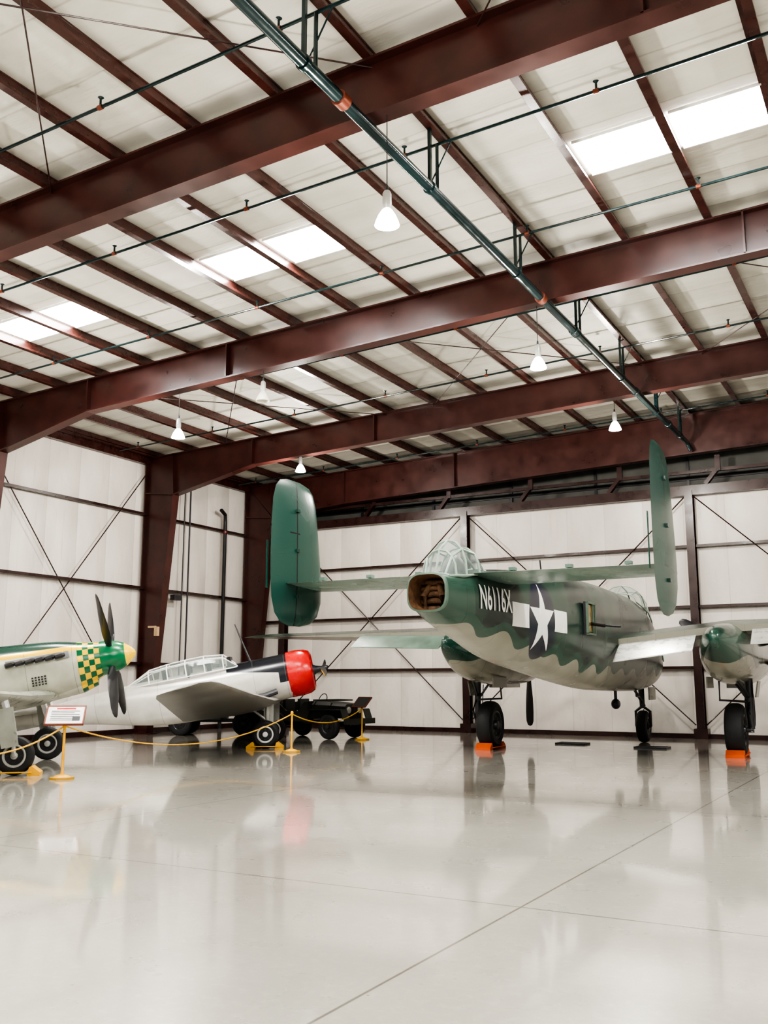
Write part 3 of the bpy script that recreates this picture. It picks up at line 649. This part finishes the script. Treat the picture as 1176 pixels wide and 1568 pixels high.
# ------------------------------------------------------------------ jeeps
od=mat('dark_olive_paint',(.015,.017,.014),.5)
def jeep(X,Y,rz):
    J=empty('military_jeep',(X,Y,0),rz)
    m=M()
    for x0 in(-.72,.67):
        m.prism([(x0,-1.6,.5),(x0,-1.6,1.02),(x0,-1.25,1.05),(x0,-.9,1.05),(x0,-.55,.8),(x0,-.1,.8),(x0,.15,1.08),(x0,.3,1.08),(x0,.3,.5),(x0,-.55,.5),(x0,-.7,.78),(x0,-1.3,.78),(x0,-1.4,.5)],(.05,0,0))
    m.box((0,-1.58,.77),(1.4,.05,.5)); m.box((0,-.65,.52),(1.4,1.9,.05)); m.box((0,.3,.95),(1.4,.08,.3))
    m.loft([[(-.62,.3,.6),(.62,.3,.6),(.62,.3,1.0),(.5,.3,1.1),(-.5,.3,1.1),(-.62,.3,1.0)],[(-.42,1.45,.6),(.42,1.45,.6),(.42,1.45,.95),(.34,1.45,1.02),(-.34,1.45,1.02),(-.42,1.45,.95)]])
    for sx in(-1,1):
        m.bar((sx*.58,.35,.85),(sx*.58,1.5,.86),.32,.03); m.bar((sx*.58,1.5,.86),(sx*.58,1.6,.6),.32,.03); m.bar((sx*.58,.35,.85),(sx*.58,.25,.55),.32,.03)
        m.lathe((sx*.27,1.44,.84),(0,1,0),[(.1,0),(.1,.05),(.085,.06),(.001,.065)],16,1)
        m.box((sx*.35,-.5,.72),(.45,.45,.12)); m.box((sx*.35,-.75,.95),(.45,.1,.4))
    for k in range(7): m.box((-.21+.07*k,1.46,.78),(.025,.03,.32),2)
    m.box((0,1.68,.52),(1.5,.08,.16)); m.bar((-.35,1.4,.5),(-.35,1.68,.5),.06,.1); m.bar((.35,1.4,.5),(.35,1.68,.5),.06,.1)
    m.box((0,.0,.45),(.5,3.0,.1),2); m.tube([(-.35,.3,.95),(-.35,.02,1.12)],.02,8,2)
    m.tube([(-.35+.2*math.cos(a*math.pi/8),.02+.06*math.sin(a*math.pi/8),1.12+.19*math.sin(a*math.pi/8)) for a in range(17)],.014,6,2,False)
    for p,q in(((-.62,.42,1.13),(.62,.42,1.13)),((-.62,.95,1.12),(.62,.95,1.12)),((-.62,.42,1.13),(-.62,.95,1.12)),((.62,.42,1.13),(.62,.95,1.12)),((0,.42,1.13),(0,.95,1.12))): m.bar(p,q,.04,.04)
    m.obj('body',[od,rubber_hub,blackp],J)
    m=M()
    for sx in(-1,1):
        for yy in(-1.0,1.03): wheel(m,(sx*.64,yy,.37),(1,0,0),.37,.2)
    wheel(m,(.2,-1.72,.85),(0,1,0),.36,.18); m.tube([(-.6,1.03,.37),(.6,1.03,.37)],.04,8,2); m.tube([(-.6,-1.,.37),(.6,-1.,.37)],.04,8,2)
    m.obj('wheels',[black,dkgrey,blackp],J)
jeep(-16.5,25.2,-95); jeep(-20.2,25.0,-62)

# ------------------------------------------------------------------ barriers, signs
def stan(x,y,name='rope_stanchion',h=.95):
    e=empty(name,(x,y,0)); m=M()
    m.prism([(.22*math.cos(a*math.pi/4+.39),.22*math.sin(a*math.pi/4+.39),0) for a in range(8)],(0,0,.035),1)
    m.lathe((0,0,0),(0,0,1),[(.15,.035),(.12,.06),(.04,.08),(.024,.12),(.022,h-.05),(.035,h-.04),(.035,h),(.01,h+.02)],16,0)
    m.obj('post',[yellow,mat('stand_base',(.45,.25,.02),.5)],e); return e
def sign(e,w,h,rz,board,z=.98):
    m=M(); R=Matrix.Rotation(rad(rz),3,'Z')@Matrix.Rotation(rad(42),3,'X')
    m.box((0,0,z+.1),(w,h,.02),0,R); 
    for sx in(-1,1):
        m.box(Vector((0,0,z+.1))+R@Vector((sx*w/2,0,.0)),(.025,h+.02,.035),1,R); m.box(Vector((0,0,z+.1))+R@Vector((0,sx*h/2,0)),(w+.02,.025,.035),1,R)
    if board is white:
        for k in range(6): m.box(Vector((0,0,z+.1))+R@Vector((-.05 if k%2 else 0,h*.22-k*h*.1,.012)),(w*(.62 if k%2 else .75),.014,.003),2,R)
        m.box(Vector((0,0,z+.1))+R@Vector((0,h*.36,.012)),(w*.5,.035,.003),3,R); m.box(Vector((0,0,z+.1))+R@Vector((w*.3,-h*.2,.012)),(w*.2,h*.25,.003),2,R)
    m.obj('sign_board',[board,brassm,dkgrey,red],e)
e=stan(-13.28,12.3,'information_sign_stand',.92); sign(e,.64,.44,29.2+10,white)
stan(-13.5,19.6)
e=stan(-14.6,24.8,'information_sign_stand'); sign(e,.5,.4,29.2-40,blackp)
stan(-12.7,8.6)
def rope(a,b,sag,za=.9,zb=.9):
    m=M(); pts=[]
    for i in range(25):
        u=i/24; pts.append((a[0]+(b[0]-a[0])*u,a[1]+(b[1]-a[1])*u,za+(zb-za)*u-sag*4*u*(1-u)))
    m.tube(pts,.014,6); m.obj('barrier_rope',[ropem])
rope((-13.28,12.3),(-13.5,19.6),.5); rope((-13.5,19.6),(-14.6,24.8),.3); rope((-12.7,8.6),(-13.28,12.3),.38)
def place(par,x,y):
    p=Matrix.Rotation(par.rotation_euler.z,3,'Z')@Vector((x,y,0)); return par.location.x+p.x,par.location.y+p.y
def chockset(par,x,y,mt,R,L=.45):
    X,Y=place(par,x,y); e=empty('wheel_chock',(X,Y,0),math.degrees(par.rotation_euler.z)); m=M()
    for s2 in(-1,1):
        o=s2*(R*.6); m.prism([(-L/2,o,0),(-L/2,o+s2*.22,0),(-L/2,o+s2*.22,.06),(-L/2,o+s2*.07,.17),(-L/2,o+s2*.03,.15)],(L,0,0))
    m.tube([(L/2+.02,-R*.8,.06),(L/2+.02,R*.8,.06)],.014,6); m.obj('blocks',[mt],e)
chockset(B,-2.95,0,orange,.62,.4); chockset(B,2.95,0,orange,.62,.4)
chockset(F,1.8,0,yellow,.42,.32); chockset(T,1.3,0,yellow,.42,.32)
for x,y in((-8.6,25.9),(-6.3,25.3)):
    m=M(); m.box((x,y,.012),(.8,.5,.02)); 
    for a,b,c_,d in((0,.25,.8,.03),(0,-.25,.8,.03),(.4,0,.03,.5),(-.4,0,.03,.5)): m.box((x+a,y+b,.022),(c_,d,.04))
    m.obj('drip_tray',[dkgrey])

# ------------------------------------------------------------------ world, camera
w=bpy.data.worlds.new('world'); SC.world=w; w.use_nodes=True; nt=w.node_tree; bg=nt.nodes['Background']; bg.inputs[0].default_value=(.95,.96,.97,1); bg.inputs[1].default_value=.45
cam=bpy.data.cameras.new('camera'); co=bpy.data.objects.new('camera',cam); COL.objects.link(co)
cam.sensor_fit='VERTICAL'; cam.sensor_height=36.; cam.lens=33.75; cam.clip_end=200
co.location=(0,0,1.65); co.rotation_euler=(rad(90+10.07),0,rad(29.2)); SC.camera=co
SC.view_settings.view_transform='AgX'
SC.view_settings.exposure=-.35
try: SC.view_settings.look='AgX - High Contrast'
except Exception as ex: print(ex)
